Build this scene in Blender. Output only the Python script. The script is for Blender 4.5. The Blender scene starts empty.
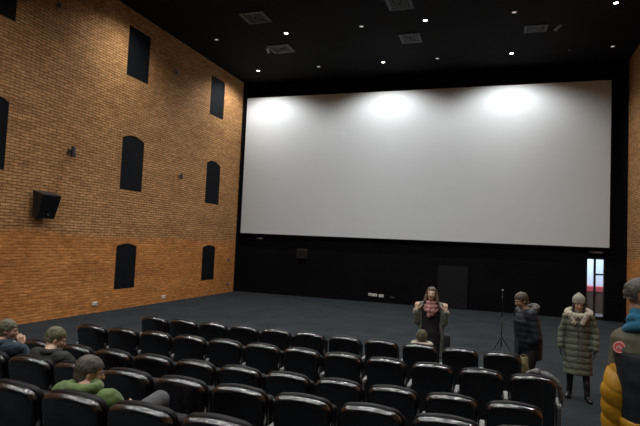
import bpy, bmesh, math, random
import numpy as np
from mathutils import Vector, Matrix
random.seed(7); rng = np.random.default_rng(7)
PI = math.pi
scn = bpy.context.scene
C = scn.collection
V = Vector

# ------------------------------------------------------------------ room numbers (metres)
XL, XR, YB, ZC = -11.10, 4.30, 21.33, 9.40
YR = -7.0                       # wall behind the audience
SCR = (-10.935, 3.76, 2.607, 8.716, 21.22)

# ------------------------------------------------------------------ materials
def new_mat(name):
    m = bpy.data.materials.new(name); m.use_nodes = True
    nt = m.node_tree; b = nt.nodes['Principled BSDF']
    return m, nt, b

def mat(name, col, rough=0.6, metal=0.0, var=0.12, scale=12.0, bump=0.0, bscale=60.0, spec=0.5, coat=0.0, sheen=0.0, stretch=None):
    m, nt, b = new_mat(name)
    N, L = nt.nodes, nt.links
    tc = N.new('ShaderNodeTexCoord')
    src = tc.outputs['Object']
    if stretch:
        mp = N.new('ShaderNodeMapping'); mp.inputs['Scale'].default_value = stretch
        L.new(src, mp.inputs['Vector']); src = mp.outputs['Vector']
    nz = N.new('ShaderNodeTexNoise'); nz.inputs['Scale'].default_value = scale; nz.inputs['Detail'].default_value = 5
    L.new(src, nz.inputs['Vector'])
    cr = N.new('ShaderNodeValToRGB')
    lo = [max(0, c*(1-var)) for c in col]; hi = [min(1, c*(1+var)) for c in col]
    cr.color_ramp.elements[0].position = 0.3; cr.color_ramp.elements[1].position = 0.7
    cr.color_ramp.elements[0].color = (*lo, 1); cr.color_ramp.elements[1].color = (*hi, 1)
    L.new(nz.outputs['Fac'], cr.inputs['Fac']); L.new(cr.outputs['Color'], b.inputs['Base Color'])
    b.inputs['Roughness'].default_value = rough; b.inputs['Metallic'].default_value = metal
    b.inputs['Specular IOR Level'].default_value = spec
    b.inputs['Coat Weight'].default_value = coat; b.inputs['Coat Roughness'].default_value = 0.20
    b.inputs['Sheen Weight'].default_value = sheen
    if bump:
        n2 = N.new('ShaderNodeTexNoise'); n2.inputs['Scale'].default_value = bscale; n2.inputs['Detail'].default_value = 4
        L.new(src, n2.inputs['Vector'])
        bp = N.new('ShaderNodeBump'); bp.inputs['Strength'].default_value = bump; bp.inputs['Distance'].default_value = 0.01
        L.new(n2.outputs['Fac'], bp.inputs['Height']); L.new(bp.outputs['Normal'], b.inputs['Normal'])
    return m

def emit(name, col, strength):
    m, nt, b = new_mat(name)
    b.inputs['Base Color'].default_value = (0.8, 0.8, 0.8, 1)
    b.inputs['Emission Color'].default_value = (*col, 1); b.inputs['Emission Strength'].default_value = strength
    return m

def brick_mat(name):
    m, nt, b = new_mat(name); N, L = nt.nodes, nt.links
    tc = N.new('ShaderNodeTexCoord'); sp = N.new('ShaderNodeSeparateXYZ'); L.new(tc.outputs['Object'], sp.inputs[0])
    cb = N.new('ShaderNodeCombineXYZ'); L.new(sp.outputs['Y'], cb.inputs['X']); L.new(sp.outputs['Z'], cb.inputs['Y'])
    # slight waviness of hand-laid courses
    wn = N.new('ShaderNodeTexNoise'); wn.inputs['Scale'].default_value = 2.2; L.new(cb.outputs[0], wn.inputs['Vector'])
    wv = N.new('ShaderNodeVectorMath'); wv.operation = 'MULTIPLY_ADD'
    wv.inputs[1].default_value = (0.03, 0.03, 0); L.new(wn.outputs['Color'], wv.inputs[0]); L.new(cb.outputs[0], wv.inputs[2])
    def bk(c1, c2, mo, msz, bias):
        t = N.new('ShaderNodeTexBrick'); L.new(wv.outputs[0], t.inputs['Vector'])
        t.inputs['Color1'].default_value = (*c1, 1); t.inputs['Color2'].default_value = (*c2, 1); t.inputs['Mortar'].default_value = (*mo, 1)
        t.inputs['Scale'].default_value = 1.0; t.inputs['Brick Width'].default_value = 0.27; t.inputs['Row Height'].default_value = 0.076
        t.inputs['Mortar Size'].default_value = msz; t.inputs['Mortar Smooth'].default_value = 0.25; t.inputs['Bias'].default_value = bias
        return t
    up = bk((0.63, 0.355, 0.155), (0.46, 0.245, 0.10), (0.18, 0.092, 0.036), 0.011, -0.1)
    lo = bk((0.67, 0.30, 0.095), (0.52, 0.22, 0.064), (0.42, 0.17, 0.050), 0.006, 0.0)
    # ragged change of brickwork about 2.3 m up
    n1 = N.new('ShaderNodeTexNoise'); n1.inputs['Scale'].default_value = 0.7; n1.inputs['Detail'].default_value = 3; L.new(cb.outputs[0], n1.inputs['Vector'])
    ma = N.new('ShaderNodeMath'); ma.operation = 'MULTIPLY_ADD'; ma.inputs[1].default_value = 0.5; L.new(n1.outputs['Fac'], ma.inputs[0]); L.new(sp.outputs['Z'], ma.inputs[2])
    mr = N.new('ShaderNodeMapRange'); mr.inputs['From Min'].default_value = 2.45; mr.inputs['From Max'].default_value = 2.58; L.new(ma.outputs[0], mr.inputs['Value'])
    mx = N.new('ShaderNodeMix'); mx.data_type = 'RGBA'; L.new(mr.outputs['Result'], mx.inputs['Factor']); L.new(lo.outputs['Color'], mx.inputs['A']); L.new(up.outputs['Color'], mx.inputs['B'])
    # stains and age
    n2 = N.new('ShaderNodeTexNoise'); n2.inputs['Scale'].default_value = 1.1; n2.inputs['Detail'].default_value = 8; n2.inputs['Roughness'].default_value = 0.65
    mp = N.new('ShaderNodeMapping'); mp.inputs['Scale'].default_value = (0.7, 2.0, 1); L.new(cb.outputs[0], mp.inputs['Vector']); L.new(mp.outputs[0], n2.inputs['Vector'])
    cr = N.new('ShaderNodeValToRGB'); cr.color_ramp.elements[0].position = 0.3; cr.color_ramp.elements[1].position = 0.7
    cr.color_ramp.elements[0].color = (0.74, 0.68, 0.62, 1); cr.color_ramp.elements[1].color = (1.12, 1.10, 1.06, 1); L.new(n2.outputs['Fac'], cr.inputs['Fac'])
    mu = N.new('ShaderNodeMix'); mu.data_type = 'RGBA'; mu.blend_type = 'MULTIPLY'; mu.inputs['Factor'].default_value = 1
    L.new(mx.outputs['Result'], mu.inputs['A']); L.new(cr.outputs['Color'], mu.inputs['B'])
    n3 = N.new('ShaderNodeTexNoise'); n3.inputs['Scale'].default_value = 9; n3.inputs['Detail'].default_value = 4; 
    mp3 = N.new('ShaderNodeMapping'); mp3.inputs['Scale'].default_value = (0.5, 1.6, 1); L.new(cb.outputs[0], mp3.inputs['Vector']); L.new(mp3.outputs[0], n3.inputs['Vector'])
    c3 = N.new('ShaderNodeValToRGB'); c3.color_ramp.elements[0].position = 0.35; c3.color_ramp.elements[1].position = 0.65
    c3.color_ramp.elements[0].color = (0.72, 0.70, 0.66, 1); c3.color_ramp.elements[1].color = (1.1, 1.1, 1.1, 1); L.new(n3.outputs['Fac'], c3.inputs['Fac'])
    m2 = N.new('ShaderNodeMix'); m2.data_type = 'RGBA'; m2.blend_type = 'MULTIPLY'; m2.inputs['Factor'].default_value = 1
    L.new(mu.outputs['Result'], m2.inputs['A']); L.new(c3.outputs['Color'], m2.inputs['B'])
    L.new(m2.outputs['Result'], b.inputs['Base Color'])
    b.inputs['Roughness'].default_value = 0.85; b.inputs['Specular IOR Level'].default_value = 0.25
    bp = N.new('ShaderNodeBump'); bp.invert = True; bp.inputs['Strength'].default_value = 0.6; bp.inputs['Distance'].default_value = 0.012
    L.new(up.outputs['Fac'], bp.inputs['Height'])
    b2 = N.new('ShaderNodeBump'); b2.inputs['Strength'].default_value = 0.5; b2.inputs['Distance'].default_value = 0.03
    L.new(n3.outputs['Fac'], b2.inputs['Height']); L.new(bp.outputs['Normal'], b2.inputs['Normal']); L.new(b2.outputs['Normal'], b.inputs['Normal'])
    return m

M = dict(
    brick=brick_mat('old_brick'),
    carpet=mat('dark_carpet', (0.024, 0.029, 0.033), 0.95, var=0.22, scale=1.3, bump=0.3, bscale=180, spec=0.1),
    black=mat('black_cloth', (0.0055, 0.0052, 0.0065), 0.95, var=0.2, scale=0.8, spec=0.08),
    ceil=mat('black_ceiling', (0.0065, 0.0065, 0.007), 0.9, var=0.15, scale=1.2, spec=0.12),
    panel=mat('black_shutter', (0.0048, 0.0060, 0.0080), 0.8, var=0.15, scale=3, spec=0.12),
    hatch=mat('black_hatch', (0.0085, 0.0085, 0.0092), 0.8, var=0.1, spec=0.25),
    screen=mat('screen_white', (0.735, 0.785, 0.815), 0.9, var=0.01, scale=0.5, spec=0.1),
    leather=mat('black_leather', (0.0035, 0.0032, 0.0042), 0.45, var=0.2, scale=6, bump=0.06, bscale=90, spec=0.16),
    shell=mat('black_back_cover', (0.0026, 0.0022, 0.0032), 0.24, var=0.15, scale=5, bump=0.03, bscale=120, spec=0.9, coat=1.0),
    seatmetal=mat('grey_powder_metal', (0.05, 0.05, 0.05), 0.5, var=0.06),
    armpad=mat('grey_armrest', (0.30, 0.30, 0.29), 0.45, var=0.08),
    metal=mat('dark_metal', (0.03, 0.03, 0.032), 0.45, metal=0.6),
    plastic=mat('black_plastic', (0.012, 0.012, 0.013), 0.5),
    vent=mat('dark_vent', (0.026, 0.026, 0.028), 0.55),
    ventlight=mat('vent_edge', (0.16, 0.16, 0.17), 0.5),
    white=mat('white_plastic', (0.75, 0.74, 0.70), 0.4, var=0.03),
    lampring=mat('lamp_ring', (0.12, 0.12, 0.12), 0.4, metal=0.5),
    lamp_on=emit('lamp_lit', (1.0, 0.97, 0.90), 14.0),
    lamp_off=emit('lamp_dim', (1.0, 0.97, 0.92), 0.45),
    glass=None,
    skin=mat('skin', (0.52, 0.30, 0.20), 0.5, var=0.06, scale=20),
    skin_pale=mat('skin_pale', (0.66, 0.45, 0.32), 0.5, var=0.06, scale=20),
    lips=mat('lips', (0.42, 0.13, 0.11), 0.45),
    eyew=mat('eye_white', (0.42, 0.38, 0.35), 0.3, var=0.02),
    iris=mat('iris', (0.03, 0.02, 0.015), 0.25),
    hair_brown=mat('brown_hair', (0.085, 0.052, 0.030), 0.5, var=0.45, scale=40, bump=0.6, bscale=70, stretch=(1, 1, 0.25)),
    hair_dark=mat('dark_hair', (0.028, 0.022, 0.018), 0.5, var=0.45, scale=40, bump=0.6, bscale=70),
    hair_grey=mat('grey_brown_hair', (0.075, 0.060, 0.046), 0.55, var=0.4, scale=45, bump=0.6, bscale=80),
    hair_fair=mat('fair_hair', (0.105, 0.095, 0.048), 0.55, var=0.35, scale=45, bump=0.6, bscale=80),
    green=mat('green_jacket_cloth', (0.085, 0.145, 0.030), 0.7, var=0.25, scale=14, bump=0.5, bscale=18, sheen=0.2),
    olive=mat('dark_olive_cloth', (0.016, 0.019, 0.013), 0.8, var=0.3, scale=14, bump=0.5, bscale=18),
    bluej=mat('blue_jacket_cloth', (0.009, 0.025, 0.040), 0.75, var=0.35, scale=10, bump=0.5, bscale=16),
    greytr=mat('grey_trouser_cloth', (0.085, 0.085, 0.090), 0.85, var=0.18, scale=20, bump=0.4, bscale=30),
    navy=mat('navy_puffer_cloth', (0.010, 0.015, 0.022), 0.55, var=0.3, scale=8, bump=0.4, bscale=14, spec=0.4),
    blacktr=mat('black_trouser_cloth', (0.012, 0.011, 0.013), 0.85, var=0.2),
    shoe=mat('black_shoe', (0.010, 0.010, 0.010), 0.4),
    puff=mat('grey_green_puffer_cloth', (0.125, 0.14, 0.10), 0.42, var=0.25, scale=9, bump=0.5, bscale=18, spec=0.5),
    fur=mat('cream_fur', (0.48, 0.43, 0.33), 0.9, var=0.35, scale=60, bump=1.0, bscale=70),
    fur_grey=mat('grey_fur', (0.11, 0.11, 0.105), 0.9, var=0.6, scale=45, bump=1.0, bscale=60),
    beanie=mat('grey_knit', (0.34, 0.32, 0.27), 0.9, var=0.25, scale=60, bump=0.9, bscale=80),
    hatpat=mat('patterned_knit', (0.085, 0.078, 0.045), 0.9, var=0.7, scale=45, bump=0.8, bscale=70),
    glove=mat('black_glove', (0.012, 0.012, 0.012), 0.7),
    scarf_pink=mat('pink_scarf_cloth', (0.36, 0.17, 0.16), 0.85, var=0.6, scale=16, bump=0.7, bscale=25),
    tweed=mat('speckled_grey_cloth', (0.16, 0.175, 0.145), 0.9, var=0.75, scale=55, bump=0.6, bscale=50),
    scarf_blue=mat('teal_scarf_cloth', (0.014, 0.12, 0.21), 0.85, var=0.35, scale=12, bump=0.8, bscale=22),
    khaki=mat('khaki_jacket_cloth', (0.066, 0.058, 0.031), 0.75, var=0.2, scale=10, bump=0.4, bscale=20),
    mustard=mat('mustard_puffer_cloth', (0.46, 0.225, 0.010), 0.5, var=0.15, scale=7, bump=0.4, bscale=14),
    red=mat('red_badge', (0.62, 0.10, 0.08), 0.6),
    badgew=mat('white_badge_thread', (0.65, 0.52, 0.48), 0.7),
    coatgrey=mat('grey_lining_cloth', (0.15, 0.15, 0.145), 0.7, var=0.5, scale=14, bump=0.6, bscale=18),
    beigebag=mat('beige_cloth', (0.21, 0.18, 0.085), 0.8, var=0.45, scale=30, bump=0.5, bscale=25),
    lobbywall=mat('pale_blue_wall', (0.62, 0.74, 0.86), 0.8, var=0.05, scale=2),
    lobbyfloor=mat('grey_stone_floor', (0.16, 0.15, 0.15), 0.5, var=0.2, scale=4),
    redpaint=mat('red_paint', (0.55, 0.07, 0.08), 0.5, var=0.2, scale=6),
    wood=mat('dark_wood', (0.10, 0.05, 0.03), 0.5, var=0.3, scale=6),
)
def glass_mat():
    m, nt, b = new_mat('clear_glass')
    b.inputs['Base Color'].default_value = (0.93, 0.97, 1, 1); b.inputs['Roughness'].default_value = 0.0
    b.inputs['Transmission Weight'].default_value = 1.0; b.inputs['IOR'].default_value = 1.05
    return m
M['glass'] = glass_mat()

# ------------------------------------------------------------------ object helpers
def link_mesh(name, me, material=None, parent=None, smooth=True):
    o = bpy.data.objects.new(name, me); C.objects.link(o)
    if material is not None:
        me.materials.clear(); me.materials.append(material)
    if smooth:
        me.polygons.foreach_set('use_smooth', [True]*len(me.polygons))
    if parent is not None: o.parent = parent
    return o
def obj(name, bm, material, parent=None, smooth=False):
    me = bpy.data.meshes.new(name); bm.to_mesh(me); bm.free()
    return link_mesh(name, me, material, parent, smooth)
def tag(o, label, cat, group=None):
    o['label'] = label; o['category'] = cat
    if group: o['group'] = group
    return o
def thing(name, label, cat, loc=(0, 0, 0), rz=0, group=None):
    o = bpy.data.objects.new(name, None); C.objects.link(o); o.empty_display_size = 0.1
    o.location = loc; o.rotation_euler = (0, 0, rz)
    return tag(o, label, cat, group)
def struct(name, bm, m, parent=None, smooth=False):
    o = obj(name, bm, m, parent, smooth); o['kind'] = 'structure'; return o
def box(bm, x0, x1, y0, y1, z0, z1, bev=0.0, seg=2):
    vs = [bm.verts.new((x, y, z)) for x in (x0, x1) for y in (y0, y1) for z in (z0, z1)]
    F = [(0, 1, 3, 2), (4, 6, 7, 5), (0, 4, 5, 1), (2, 3, 7, 6), (0, 2, 6, 4), (1, 5, 7, 3)]
    fs = [bm.faces.new([vs[i] for i in f]) for f in F]
    if bev > 0:
        es = list({e for f in fs for e in f.edges})
        bmesh.ops.bevel(bm, geom=es, offset=bev, segments=seg, profile=0.5, affect='EDGES')
    return vs
def BM(): return bmesh.new()
def tube(bm, p0, p1, r0, r1=None, seg=12, cap=True):
    r1 = r0 if r1 is None else r1
    p0, p1 = V(p0), V(p1); d = (p1-p0).normalized()
    a = d.orthogonal().normalized(); b = d.cross(a)
    R0 = [bm.verts.new(p0+(a*math.cos(t)+b*math.sin(t))*r0) for t in [2*PI*i/seg for i in range(seg)]]
    R1 = [bm.verts.new(p1+(a*math.cos(t)+b*math.sin(t))*r1) for t in [2*PI*i/seg for i in range(seg)]]
    for i in range(seg):
        j = (i+1) % seg; bm.faces.new((R0[i], R0[j], R1[j], R1[i]))
    if cap:
        bm.faces.new(R0[::-1]); bm.faces.new(R1)

# ------------------------------------------------------------------ the room
def wall_sheet(bm, f, u0, u1, v0, v1, holes, depth, arch):
    """f(u,v,d) -> point ; holes: (u0,u1,v0,v1,rise)"""
    us = sorted({u0, u1, *[h[0] for h in holes], *[h[1] for h in holes]})
    vs = sorted({v0, v1, *[h[2] for h in holes], *[h[3] for h in holes]})
    for i in range(len(us)-1):
        for j in range(len(vs)-1):
            cu, cv = (us[i]+us[i+1])/2, (vs[j]+vs[j+1])/2
            if any(h[0] < cu < h[1] and h[2] < cv < h[3] for h in holes): continue
            bm.faces.new([bm.verts.new(f(a, b, 0)) for a, b in ((us[i], vs[j]), (us[i+1], vs[j]), (us[i+1], vs[j+1]), (us[i], vs[j+1]))])
    for (a0, a1, b0, b1, rise) in holes:
        n = 12 if rise > 0 else 1
        pts = []
        for k in range(n+1):
            t = k/n; pts.append((a0+(a1-a0)*t, b1-rise+rise*(1-(2*t-1)**2)))
        loop = [(a0, b0)] + pts + [(a1, b0)]
        if rise > 0:
            for k in range(n):
                bm.faces.new([bm.verts.new(f(*q, 0)) for q in (pts[k], pts[k+1], (pts[k+1][0], b1+1e-4), (pts[k][0], b1+1e-4))])
        for k in range(len(loop)):
            p, q = loop[k], loop[(k+1) % len(loop)]
            bm.faces.new([bm.verts.new(f(*p, 0)), bm.verts.new(f(*q, 0)), bm.verts.new(f(*q, depth)), bm.verts.new(f(*p, depth))])
    # outer skin of the wall
    if arch:
        bm.faces.new([bm.verts.new(f(a, b, depth*2.2)) for a, b in ((u0, v0), (u0, v1), (u1, v1), (u1, v0))])

cols = [(8.25, 9.33), (13.32, 14.40), (18.32, 19.42)]
holes = []
for ci, (a, b) in enumerate(cols):
    holes.append((a, b, 7.30, 8.88, 0.0))
    holes.append((a+0.02, b, 3.72, 5.46, 0.13))
    if ci: holes.append((a+0.06, b-0.06, 0.62, 2.03, 0.09))
bm = BM(); wall_sheet(bm, lambda u, v, d: (XL-d, u, v), YR, YB, 0, ZC, holes, 0.16, True)
struct('wall_left', bm, M['brick'])
for n, (a, b, c, d, rise) in enumerate(holes):
    bm = BM()
    box(bm, XL-0.10, XL-0.012, a, b, c, d-rise*0.0 if rise == 0 else d-rise)
    if rise:
        k = 12; pf = []; pb = []
        pts = [(a, d-rise)] + [(a+(b-a)*i/k, d-rise+rise*(1-(2*i/k-1)**2)) for i in range(1, k)] + [(b, d-rise)]
        f_ = [bm.verts.new((XL-0.012, u, v)) for u, v in pts]; b_ = [bm.verts.new((XL-0.10, u, v)) for u, v in pts]
        bm.faces.new(f_); bm.faces.new(b_[::-1])
        for i in range(len(pts)):
            j = (i+1) % len(pts); bm.faces.new((f_[i], b_[i], b_[j], f_[j]))
    w = struct('window_%d' % (n+1), bm, M['panel'])
bm = BM(); wall_sheet(bm, lambda u, v, d: (XR+d, u, v), YR, YB, 0, ZC, [], 0.16, True)
struct('wall_right', bm, M['brick'])
bm = BM(); box(bm, XL, XR, YR-0.3, YR, 0, ZC); struct('wall_rear', bm, M['black'])
DX0, DX1, DZ1 = 3.03, 3.66, 2.22
bm = BM()
wall_sheet(bm, lambda u, v, d: (u, YB+d, v), XL, XR, 0, ZC, [(DX0, DX1, 0.0, DZ1, 0.0)], 0.16, False)
struct('wall_front', bm, M['black'])
bm = BM(); box(bm, XL-0.3, XR+0.3, YR-0.3, YB+0.3, -0.2, 0)
struct('floor', bm, M['carpet'])
bm = BM(); box(bm, XL-0.3, XR+0.3, YR-0.3, YB+0.3, ZC, ZC+0.2)
struct('ceiling', bm, M['ceil'])
# black strips closing the brickwork off at the screen end
bm = BM(); box(bm, XL+0.002, XL+0.06, 21.12, YB-0.005, 0.002, ZC-0.002); struct('trim_1', bm, M['black'])
bm = BM(); box(bm, XR-0.06, XR-0.002, 21.12, YB-0.005, 0.002, ZC-0.002); struct('trim_2', bm, M['black'])
# stepped platforms under the upper rows
steps = [(3.68, 5.04, 0.17), (2.52, 3.68, 0.29), (1.38, 2.52, 0.45), (-0.35, 1.38, 0.62), (-1.55, -0.35, 0.79), (-2.75, -1.55, 0.96), (-3.95, -2.75, 1.13), (YR, -3.95, 1.30)]
for n, (a, b, h) in enumerate(steps):
    bm = BM(); box(bm, XL+0.001, XR-0.001, a, b, 0.0, h); struct('trim_%d' % (n+3), bm, M['carpet'])

# door in the right end of the screen wall
d1 = bpy.data.objects.new('door_1', None); C.objects.link(d1); d1.location = (DX0, YB, 0); d1['kind'] = 'structure'
def local(bm, off):
    for v in bm.verts: v.co -= V(off)
    return bm
off = (DX0, YB, 0)
def part(name, m, fn, par, off=(0, 0, 0), smooth=False):
    bm = BM(); fn(bm); local(bm, off); o = obj(name, bm, m, par, smooth); return o
def frame_fn(bm):
    box(bm, DX0, DX0+0.05, YB+0.02, YB+0.10, 0, DZ1); box(bm, DX1-0.05, DX1, YB+0.02, YB+0.10, 0, DZ1)
    box(bm, DX0, DX1, YB+0.02, YB+0.10, DZ1-0.05, DZ1); box(bm, 3.29, 3.36, YB+0.02, YB+0.10, 0, DZ1)
    box(bm, DX0, DX1, YB+0.02, YB+0.10, 0, 0.12)
    box(bm, 3.36, DX1, YB+0.03, YB+0.09, 1.60, 1.66)
part('door_frame', M['metal'], frame_fn, d1, off)
part('glass_pane', M['glass'], lambda bm: box(bm, DX0+0.05, 3.29, YB+0.055, YB+0.065, 0.12, DZ1-0.05), d1, off)
part('glass_pane', M['glass'], lambda bm: box(bm, 3.36, DX1-0.05, YB+0.055, YB+0.065, 0.12, DZ1-0.05), d1, off)
part('door_handle', M['metal'], lambda bm: (tube(bm, (3.325, YB-0.04, 0.95), (3.325, YB-0.04, 1.25), 0.012), tube(bm, (3.325, YB-0.04, 1.0), (3.325, YB+0.03, 1.0), 0.008), tube(bm, (3.325, YB-0.04, 1.2), (3.325, YB+0.03, 1.2), 0.008)), d1, off)
# bright lobby beyond
bm = BM()
for q in [((1.2, 24.4, 0), (6.2, 24.4, 0), (6.2, 24.4, 2.9), (1.2, 24.4, 2.9)), ((1.2, 21.65, 0), (1.2, 24.4, 0), (1.2, 24.4, 2.9), (1.2, 21.65, 2.9)), ((6.2, 24.4, 0), (6.2, 21.65, 0), (6.2, 21.65, 2.9), (6.2, 24.4, 2.9)), ((1.2, 21.65, 2.9), (6.2, 21.65, 2.9), (6.2, 24.4, 2.9), (1.2, 24.4, 2.9))]:
    bm.faces.new([bm.verts.new(p) for p in q])
for q in [((1.2, 21.65, 0), (DX0, 21.65, 0), (DX0, 21.65, 2.9), (1.2, 21.65, 2.9)), ((DX1, 21.65, 0), (6.2, 21.65, 0), (6.2, 21.65, 2.9), (DX1, 21.65, 2.9)), ((DX0, 21.65, DZ1), (DX1, 21.65, DZ1), (DX1, 21.65, 2.9), (DX0, 21.65, 2.9))]:
    bm.faces.new([bm.verts.new(p) for p in q])
struct('wall_lobby', bm, M['lobbywall'])
bm = BM(); box(bm, 1.2, 6.2, YB+0.301, 24.4, -0.2, 0.0); struct('floor_lobby', bm, M['lobbyfloor'])
t = thing('reception_counter', 'red topped counter seen through the glass door at the right', 'counter', (3.3, 24.0, 0))
part('counter_body', M['wood'], lambda bm: box(bm, -1.3, 1.4, -0.25, 0.25, 0, 0.86, 0.01), t)
part('counter_top', M['redpaint'], lambda bm: box(bm, -1.35, 1.45, -0.30, 0.30, 0.86, 1.06, 0.02), t)
part('counter_ledge', M['white'], lambda bm: box(bm, -1.35, 0.2, -0.12, 0.30, 1.06, 1.16, 0.02), t)
# dark hatch door in the screen wall and little fittings on it
d2 = bpy.data.objects.new('door_2', None); C.objects.link(d2); d2.location = (-1.66, YB, 0); d2['kind'] = 'structure'
part('door_panel', M['hatch'], lambda bm: box(bm, -0.57, 0.57, -0.04, 0.0, 0.02, 1.64, 0.006), d2)
part('door_handle', M['metal'], lambda bm: tube(bm, (0.45, -0.09, 0.85), (0.45, -0.04, 0.85), 0.02), d2)
t = thing('wall_speaker', 'small dark box on the black wall under the left part of the screen', 'speaker', (-7.95, YB, 1.82))
part('speaker_body', M['plastic'], lambda bm: box(bm, -0.24, 0.24, -0.16, 0, -0.21, 0.21, 0.015), t)
part('speaker_grille', M['plastic'], lambda bm: [box(bm, -0.21, 0.21, -0.175, -0.162, -0.18+0.075*i, -0.14+0.075*i) for i in range(5)], t)
t = thing('emergency_light', 'narrow dim light housing just under the left end of the screen', 'light', (-10.0, YB, 2.40))
part('housing', M['vent'], lambda bm: box(bm, -0.16, 0.16, -0.09, 0, -0.04, 0.04, 0.01), t)
part('diffuser', M['ventlight'], lambda bm: box(bm, -0.04, 0.14, -0.10, -0.09, -0.03, 0.03, 0.004), t)
t = thing('emergency_light', 'narrow dark light housing above the glass door', 'light', (3.36, YB, 2.42))
part('housing', M['vent'], lambda bm: box(bm, -0.22, 0.22, -0.09, 0, -0.05, 0.05, 0.01), t)
part('diffuser', M['ventlight'], lambda bm: box(bm, -0.1, 0.16, -0.10, -0.09, -0.02, 0.02, 0.004), t)
for i, (x, w_, lab) in enumerate([(-4.95, 0.05, 'narrow white socket low on the black wall, left end of its row'), (-4.76, 0.12, 'wide white socket plate low on the black wall, second in its row from the left'),
                                  (-4.47, 0.10, 'white socket plate low on the black wall, third in its row from the left')]):
    t = thing('wall_socket', lab, 'socket', (x, YB, 0.31-0.015*i), group='white sockets in a row low on the screen wall')
    part('plate', M['white'], lambda bm: box(bm, -w_, w_, -0.02, 0, -0.055, 0.055, 0.006), t)
    [part('outlet', M['plastic'], lambda bm: tube(bm, (dx, -0.024, 0), (dx, -0.015, 0), 0.018), t) for dx in ((0,) if w_ < 0.06 else (-w_/2, w_/2))]
t = thing('wall_socket', 'dull grey slanted plate low on the black wall, right of the white sockets', 'socket', (-4.02, YB, 0.25))
part('plate', M['seatmetal'], lambda bm: box(bm, -0.09, 0.09, -0.02, 0, -0.025, 0.025, 0.006), t)

# the screen
t = thing('cinema_screen', 'huge white cinema screen on the black end wall', 'screen', (0, 0, 0))
part('screen_surface', M['screen'], lambda bm: box(bm, SCR[0], SCR[1], SCR[4], SCR[4]+0.02, SCR[2], SCR[3]), t)
def scr_frame(bm):
    a, b, c, d, y = SCR; e = 0.05
    for q in ((a-e, a, c-e, d+e), (b, b+e, c-e, d+e), (a, b, c-e, c), (a, b, d, d+e)): box(bm, q[0], q[1], y-0.02, y+0.10, q[2], q[3])
part('screen_frame', M['black'], scr_frame, t)

# ------------------------------------------------------------------ ceiling fittings
xs = [-9.70, -7.02, -4.38, -2.33, 0.28, 2.95]
rows_y = [(19.65, (1, 0, 1, 0, 1, 0)), (16.20, (0, 1, 0, 1, 0, 1)), (12.95, (1, 0, 1, 0, 1, 0)), (9.6, (0, 1, 0, 1, 0, 1)), (6.2, (1, 0, 1, 0, 1, 0)), (2.8, (0, 1, 0, 1, 0, 0)), (-0.6, (1, 0, 1, 0, 1, 0)), (-4.0, (0, 1, 0, 1, 0, 0))]
POW = 400.0
LAMPPOW = {}
colname = ['leftmost', 'second from the left', 'third from the left', 'fourth from the left', 'fifth from the left', 'rightmost']
rowname = ['row nearest the screen', 'second row from the screen', 'third row from the screen']
def lamp_proto(on):
    r_ = BM()
    n = 20
    prof = [(0.062, 0.0), (0.085, 0.0), (0.09, -0.006), (0.085, -0.012), (0.064, -0.012), (0.060, -0.004)]
    rings = [[r_.verts.new((a*math.cos(2*PI*i/n), a*math.sin(2*PI*i/n), z)) for i in range(n)] for a, z in prof]
    for k in range(len(rings)-1):
        for i in range(n):
            j = (i+1) % n; r_.faces.new((rings[k][i], rings[k][j], rings[k+1][j], rings[k+1][i]))
    me1 = bpy.data.meshes.new('trim_ring'); r_.to_mesh(me1); r_.free()
    d = BM(); bmesh.ops.create_circle(d, cap_ends=True, segments=20, radius=0.062)
    ext = bmesh.ops.extrude_face_region(d, geom=d.faces[:]); 
    for v in [g for g in ext['geom'] if isinstance(g, bmesh.types.BMVert)]: v.co.z -= 0.006
    me2 = bpy.data.meshes.new('lamp_lens'); d.to_mesh(me2); d.free()
    return me1, me2
ring_me, lens_on = lamp_proto(1); lens_off = lens_on.copy()
ring_me.materials.append(M['lampring']); lens_on.materials.append(M['lamp_on']); lens_off.materials.append(M['lamp_off'])
for ri, (y, on) in enumerate(rows_y):
    for ci, x in enumerate(xs):
        if ri == 0 and ci == 5: x = 3.50
        if ri < 3:
            vis = (ri < 2) or ci == 0
        else: vis = False
        lit = on[ci]
        if vis or lit:
            st = 'brightly lit' if lit else 'dim'
            where = rowname[ri] if ri < 3 else 'ceiling above the seats'
            if ri < 3: lab = '%s round ceiling lamp, %s in the %s' % (st, colname[ci], where)
            else: lab = 'lit round ceiling lamp above the audience chairs'
            t = thing('ceiling_lamp', lab, 'ceiling lamp', (x, y, ZC), group='round lamps in the black ceiling')
            a = link_mesh('trim_ring', ring_me, None, t); b = link_mesh('lamp_lens', lens_on if lit else lens_off, None, t)
        if lit:
            ld = bpy.data.lights.new('lamp_light', 'SPOT'); ld.energy = POW*(1.45 if ri else 1.4); ld.color = (1.0, 0.985, 0.965)
            ld.spot_size = math.radians(144 if ri else 151); ld.spot_blend = 1.0 if ri else 0.55; ld.shadow_soft_size = 0.09
            lo = bpy.data.objects.new('lamp_light', ld); C.objects.link(lo); lo.location = (x, y, ZC-0.03)
# lobby light
ld = bpy.data.lights.new('lobby_light', 'AREA'); ld.energy = 70; ld.size = 1.6; ld.color = (0.90, 0.96, 1.0)
lo = bpy.data.objects.new('lobby_light', ld); C.objects.link(lo); lo.location = (3.4, 23.2, 2.85)

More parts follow.
